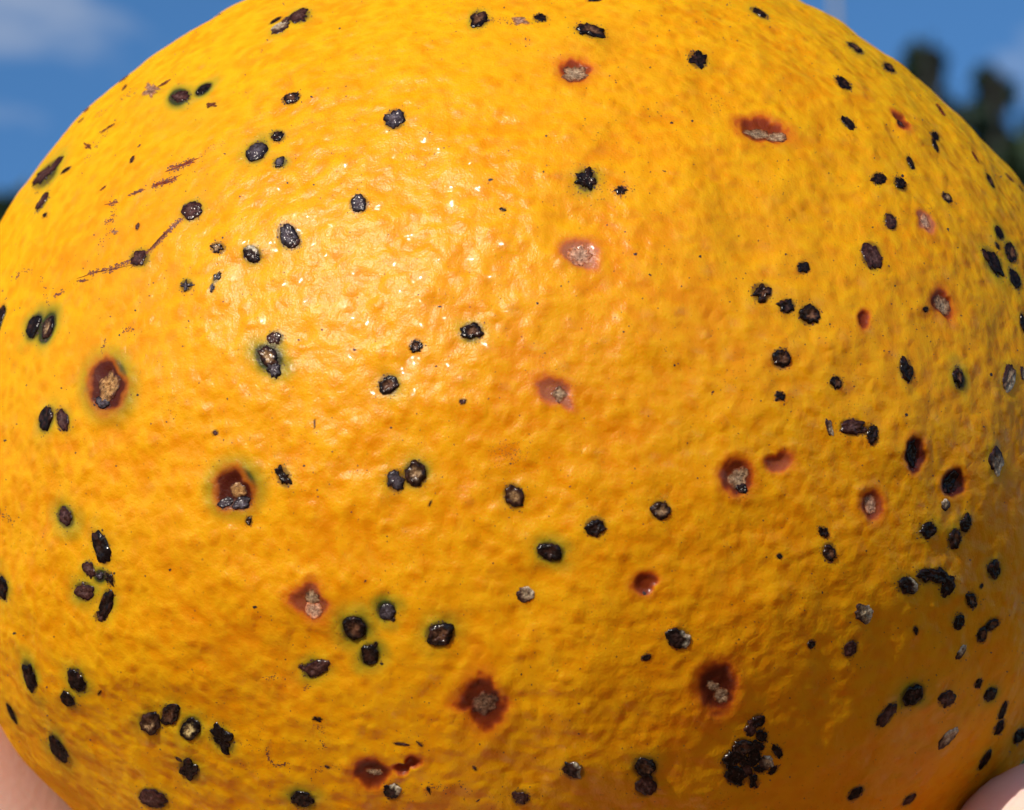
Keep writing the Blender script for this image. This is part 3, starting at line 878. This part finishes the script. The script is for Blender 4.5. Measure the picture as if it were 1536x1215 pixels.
for k, (u, v, rx, ry, rot, st, halo, rag) in enumerate(SPOTS):
    if max(rx, ry) < 3.5:
        SPECKS.append((u, v, rx, ry, rot, 1))
        continue
    a = math.radians(rot)
    o = outline(k + .37, rag)
    s = np.append(np.repeat(RINGS, NA), 0.0)
    ct, sn = np.append(np.tile(np.cos(th) * o, len(RINGS)), 0), np.append(np.tile(np.sin(th) * o, len(RINGS)), 0)
    X, Y = ct * s * rx, sn * s * ry
    uv = np.stack([u + X * math.cos(a) - Y * math.sin(a), v + X * math.sin(a) + Y * math.cos(a)], 1)
    crust(ray_dirs(uv), math.sqrt(rx * ry) * 3.9e-5, st, k + .37)
    if st in 'kctmghT' and min(rx, ry) > 4:                 # loose dots round the margin
        for _ in range(int(6 + 34 * rag + rx * .5)):
            an, q = rng.uniform(0, 2 * np.pi), 1.03 + abs(rng.normal()) * .28
            X, Y = math.cos(an) * q * rx, math.sin(an) * q * ry
            e = rng.uniform(.45, 1.35) * (1.25 if q < 1.15 else .8)
            SPECKS.append((u + X * math.cos(a) - Y * math.sin(a), v + X * math.sin(a) + Y * math.cos(a), e, e * rng.uniform(.6, 1), rng.uniform(0, 180), .8))
for k, (d, sz, asp, rot, st) in enumerate(BACK):
    d = Vector(d)
    e1 = d.orthogonal().normalized()
    e1.rotate(Matrix.Rotation(math.radians(rot), 3, d))
    e2 = d.cross(e1)
    o = outline(k + 900.2, .1)
    s = np.append(np.repeat(RINGS, NA), 0.0)
    ct, sn = np.append(np.tile(np.cos(th) * o, len(RINGS)), 0), np.append(np.tile(np.sin(th) * o, len(RINGS)), 0)
    D = np.array(d)[None] + (np.array(e1)[None] * (ct * s)[:, None] + np.array(e2)[None] * (sn * s * asp)[:, None]) * sz / .038
    crust(D / np.linalg.norm(D, axis=1, keepdims=True), sz * math.sqrt(asp), st, k + 900.2)

# scratch trails and scattered specks
def trail(ox, oy, pts, n, width, size):
    n, size = int(n * 1.6), size * 1.15
    pts = np.array(pts, float) / Z + np.array([ox, oy])
    seg = np.hypot(*np.diff(pts, axis=0).T)
    cum = np.append(0, np.cumsum(seg))
    for _ in range(n):
        q = rng.uniform(0, cum[-1])
        x, y = np.interp(q, cum, pts[:, 0]), np.interp(q, cum, pts[:, 1])
        SPECKS.append((x + rng.normal() * width / Z, y + rng.normal() * width / Z, size * rng.uniform(.5, 1.4), size * rng.uniform(.35, .8), rng.uniform(-70, 10), .45))


trail(0, 300, [(830, 310), (890, 265), (950, 205), (1000, 150), (1040, 110)], 90, 6, 1.3)
trail(0, 300, [(500, 418), (560, 405), (620, 400), (680, 375), (740, 350)], 80, 9, 1.3)
trail(0, 300, [(435, 455), (480, 455)], 14, 5, 1.2)
trail(0, 300, [(300, 540), (340, 515)], 16, 6, 1.4)
trail(0, 300, [(690, 740), (750, 730)], 16, 8, 1.1)
trail(0, 300, [(570, 870), (595, 790)], 12, 5, 1.0)
trail(0, 300, [(550, 300), (640, 140), (650, 20)], 26, 14, .9)
trail(0, 300, [(70, 450), (110, 400), (160, 395)], 18, 9, 1.0)
trail(0, 300, [(600, 130), (650, 110)], 14, 6, 1.1)
trail(0, 300, [(230, 440), (265, 600)], 16, 9, .8)
trail(0, 0, [(620, 1160), (660, 1150)], 16, 8, 1.2)
trail(0, 0, [(735, 1112), (780, 1100), (820, 1083)], 40, 4, 1.2)
trail(0, 0, [(870, 1060), (930, 1040), (1000, 1005)], 60, 10, 1.1)
trail(0, 0, [(960, 962), (1030, 945), (1095, 915)], 70, 10, 1.1)
trail(0, 0, [(1130, 895), (1280, 820)], 14, 8, .7)
trail(0, 0, [(540, 670), (660, 600), (780, 520)], 24, 12, .8)
trail(0, 0, [(480, 910), (600, 740)], 24, 10, .9)
trail(380, 895, [(70, 870), (80, 920), (110, 960), (150, 970), (195, 955)], 44, 5, 1.0)
trail(380, 895, [(60, 470), (130, 460)], 14, 8, .9)
trail(380, 895, [(390, 830), (410, 870)], 12, 6, .9)
trail(380, 895, [(340, 1000), (500, 960)], 12, 10, .9)
trail(380, 895, [(280, 530), (310, 520)], 10, 8, .8)
trail(380, 895, [(360, 720), (380, 790)], 18, 16, .7)
trail(380, 895, [(990, 1080), (1130, 1080), (1230, 1110)], 30, 22, .9)
trail(380, 600, [(1380, 330), (1480, 300)], 60, 45, .6)
trail(760, 600, [(20, 330), (110, 260)], 40, 35, .6)
trail(0, 600, [(0, 620), (60, 700)], 24, 14, .9)
trail(380, 0, [(1340, 110), (1500, 150)], 22, 8, .7)
trail(760, 0, [(430, 1000), (500, 1090)], 60, 42, .9)
trail(760, 0, [(630, 1090), (690, 1085)], 44, 22, .9)
for _ in range(3600):
    e = .35 + .55 * rng.random() ** 3 * 2
    SPECKS.append((rng.uniform(-60, 1600), rng.uniform(-60, 1280), e, e * rng.uniform(.5, 1), rng.uniform(0, 180), .6))
for _ in range(70):                                          # loose clusters of dots
    u, v, w = rng.uniform(0, 1536), rng.uniform(0, 1215), rng.uniform(8, 30)
    for _ in range(int(rng.uniform(6, 26))):
        e = rng.uniform(.35, .85)
        SPECKS.append((u + rng.normal() * w, v + rng.normal() * w, e, e * rng.uniform(.5, 1), rng.uniform(0, 180), .5))
S = np.array(SPECKS)
inside = ((S[:, 0] - CX) / 880) ** 2 + ((S[:, 1] - CY) / 815) ** 2 < .985
S = S[inside]
hexa = np.arange(7) / 7 * 2 * np.pi
uv, cols = [], []
for (u, v, rx, ry, rot, sh) in S:
    a = math.radians(rot)
    w = 1 + .25 * rng.normal(size=7)
    X, Y = np.append(np.cos(hexa) * rx * w, 0), np.append(np.sin(hexa) * ry * w, 0)
    uv.append(np.stack([u + X * math.cos(a) - Y * math.sin(a), v + X * math.sin(a) + Y * math.cos(a)], 1))
    c = np.array((.02, .011, .010)) * sh + np.array((.24, .055, .016)) * (1 - sh)
    cols.append(np.repeat((c * rng.uniform(.6, 1.5))[None], 8, 0))
uv = np.concatenate(uv)
dd = ray_dirs(uv)
base = surface(dd)[0]
hh = np.tile(np.append(np.full(7, -2e-6), 1.0), len(S)) * np.repeat(np.sqrt(S[:, 2] * S[:, 3]) * 9e-6, 8)
hh = np.where(np.arange(len(hh)) % 8 == 7, hh, 0) + 7e-6
Ps = base + normals(dd) * hh[:, None]
o8 = np.arange(len(S))[:, None, None] * 8
tr = (np.stack([np.full(7, 7), np.arange(7), (np.arange(7) + 1) % 7], 1)[None] + o8).reshape(-1, 3)[:, [0, 2, 1]]
sp = np_mesh('specks', Ps, tris=tr)
attr(sp, 'Col', np.concatenate(cols), 'FLOAT_COLOR')
specks = link('specks', sp, speck_mat, orange)
specks['kind'] = 'stuff'

# ------------------------------------------------------------------ the hand
def skin_material():
    m, nt, bs = principled('skin')
    tcn = N(nt, 'ShaderNodeTexCoord')
    n = N(nt, 'ShaderNodeTexNoise', Scale=160.0, Detail=4.0)
    n2 = N(nt, 'ShaderNodeTexNoise', Scale=2200.0, Detail=3.0, Roughness=.65)
    vo = N(nt, 'ShaderNodeTexVoronoi', Scale=1500.0)
    for x in (n, n2, vo):
        nt.links.new(tcn.outputs['Object'], x.inputs['Vector'])
    c = mixc(nt, ramp(nt, n.outputs['Fac'], .3, .7), (.86, .56, .45), (.83, .49, .385))
    c = mixc(nt, math_n(nt, 'MULTIPLY', ramp(nt, n2.outputs['Fac'], .4, .7), .3), c, (.88, .62, .51))
    nt.links.new(c, bs.inputs['Base Color'])
    b = N(nt, 'ShaderNodeBump', Strength=.15, Distance=.00010)
    nt.links.new(math_n(nt, 'ADD', vo.outputs['Distance'], n2.outputs['Fac']), b.inputs['Height'])
    nt.links.new(b.outputs['Normal'], bs.inputs['Normal'])
    bs.inputs['Roughness'].default_value = .5
    bs.inputs['Subsurface Weight'].default_value = .35
    bs.inputs['Subsurface Radius'].default_value = (1.0, .35, .2)
    bs.inputs['Subsurface Scale'].default_value = .003
    return m


hand_parts = []


def hull(*sph):
    bm = bmesh.new()
    for (x, y, z, r) in sph:
        bmesh.ops.create_icosphere(bm, subdivisions=3, radius=r, matrix=Matrix.Translation((x, y, z)))
    res = bmesh.ops.convex_hull(bm, input=bm.verts)
    bmesh.ops.delete(bm, geom=[e for e in res['geom_interior'] if isinstance(e, bmesh.types.BMVert)], context='VERTS')
    off = sum(len(p[0]) for p in hand_parts)
    bm.verts.index_update()
    hand_parts.append(([tuple(v.co) for v in bm.verts], [[v.index + off for v in f.verts] for f in bm.faces]))
    bm.free()


def chain(*s):
    for a, b in zip(s[:-1], s[1:]):
        hull(a, b)


wrist = (-.006, -.020, -.098)
heelL, heelR = (-.022, -.004, -.058, .0165), (.020, -.001, -.058, .0155)
midL, midR, midC = (-.022, .022, -.048, .0125), (.026, .020, -.048, .0120), (.0, .024, -.053, .0130)
hull((-.020, *wrist[1:], .017), (.012, *wrist[1:], .016), heelL, heelR)
hull(heelL, heelR, midL, midC, midR)
kn = [(-.0185, .038, -.0300, .0098), (-.003, .0415, -.0300, .0100), (.0125, .0385, -.0310, .0095), (.0262, .0270, -.0345, .0086)]
hull(midL, midC, kn[0], kn[1])
hull(midC, kn[1], kn[2])
hull(midC, midR, kn[2], kn[3])
hull((-.070, -.150, -.300, .036), (-.050, -.15, -.300, .036), (-.020, *wrist[1:], .017), (.012, *wrist[1:], .016))
FING = [
    [kn[0], (-.0195, .0480, .0010, .0086), (-.0165, .0450, .0200, .0079), (-.0135, .0375, .0320, .0066)],
    [kn[1], (-.0020, .0500, .0030, .0089), (.0000, .0465, .0250, .0081), (.0010, .0380, .0345, .0067)],
    [kn[2], (.0155, .0475, .0000, .0085), (.0165, .0445, .0190, .0078), (.0150, .0375, .0305, .0064)],
    [kn[3], (.0400, .0150, -.0310, .0078), (.0435, -.0040, -.0285, .0075), (.0322, -.0182, -.0238, .0074)],
]
for f in FING:
    chain(*f)
TH = [(-.026, -.002, -.056, .0175), (-.0398, .006, -.0345, .0160), (-.0490, .004, -.0060, .0120), (-.0460, .003, .0170, .0092)]
chain(*TH)
hull(heelL, TH[0], TH[1], midL)
hv = [v for p in hand_parts for v in p[0]]
hf = [f for p in hand_parts for f in p[1]]
tmp = bpy.data.meshes.new('hand_raw')
tmp.from_pydata(hv, [], hf)
tob = bpy.data.objects.new('hand_raw', tmp)
col.objects.link(tob)
md = tob.modifiers.new('remesh', 'REMESH')
md.mode = 'VOXEL'
md.voxel_size = .0013
sm = tob.modifiers.new('smooth', 'SMOOTH')
sm.factor, sm.iterations = .5, 8
dg = bpy.context.evaluated_depsgraph_get()
hm = bpy.data.meshes.new_from_object(tob.evaluated_get(dg))
bpy.data.objects.remove(tob)
hm.name = 'hand'
hm.polygons.foreach_set('use_smooth', np.ones(len(hm.polygons), dtype=bool))
hand = link('hand', hm, skin_material())
hand.matrix_world = ROOT_M
hand['label'] = 'pale pink bare hand cupping the orange from below and behind'
hand['category'] = 'hand'
nm_, nnt, nbs = principled('fingernail')
nbs.inputs['Base Color'].default_value = (.72, .44, .37, 1)
nbs.inputs['Roughness'].default_value = .25
for f in FING + [TH]:
    a, b = Vector(f[-2][:3]), Vector(f[-1][:3])
    ax_ = (b - a).normalized()
    r = f[-1][3]
    out = b.copy()
    out = (out - ax_ * out.dot(ax_)).normalized()
    sd = ax_.cross(out)
    V, Q = [], []
    for i in range(7):
        for j in range(9):
            t_ = i / 6
            x = (-.55 + 1.32 * t_) * r
            half = .70 * (1 - abs(2 * t_ - .9) ** 3 * .45)     # oval outline
            an = (j / 8 - .5) * 2 * half
            rr = math.sqrt(max(r * r - max(0, x) ** 2, 1e-9)) + .00012 - .0005 * (abs(j / 8 - .5) * 2) ** 6
            V.append(b + ax_ * x + (out * math.cos(an) + sd * math.sin(an)) * rr)
    for i in range(6):
        for j in range(8):
            Q.append((i * 9 + j, i * 9 + j + 1, i * 9 + j + 10, i * 9 + j + 9))
    link('fingernail', np_mesh('fingernail', np.array([tuple(v) for v in V]), quads=Q), nm_, hand)
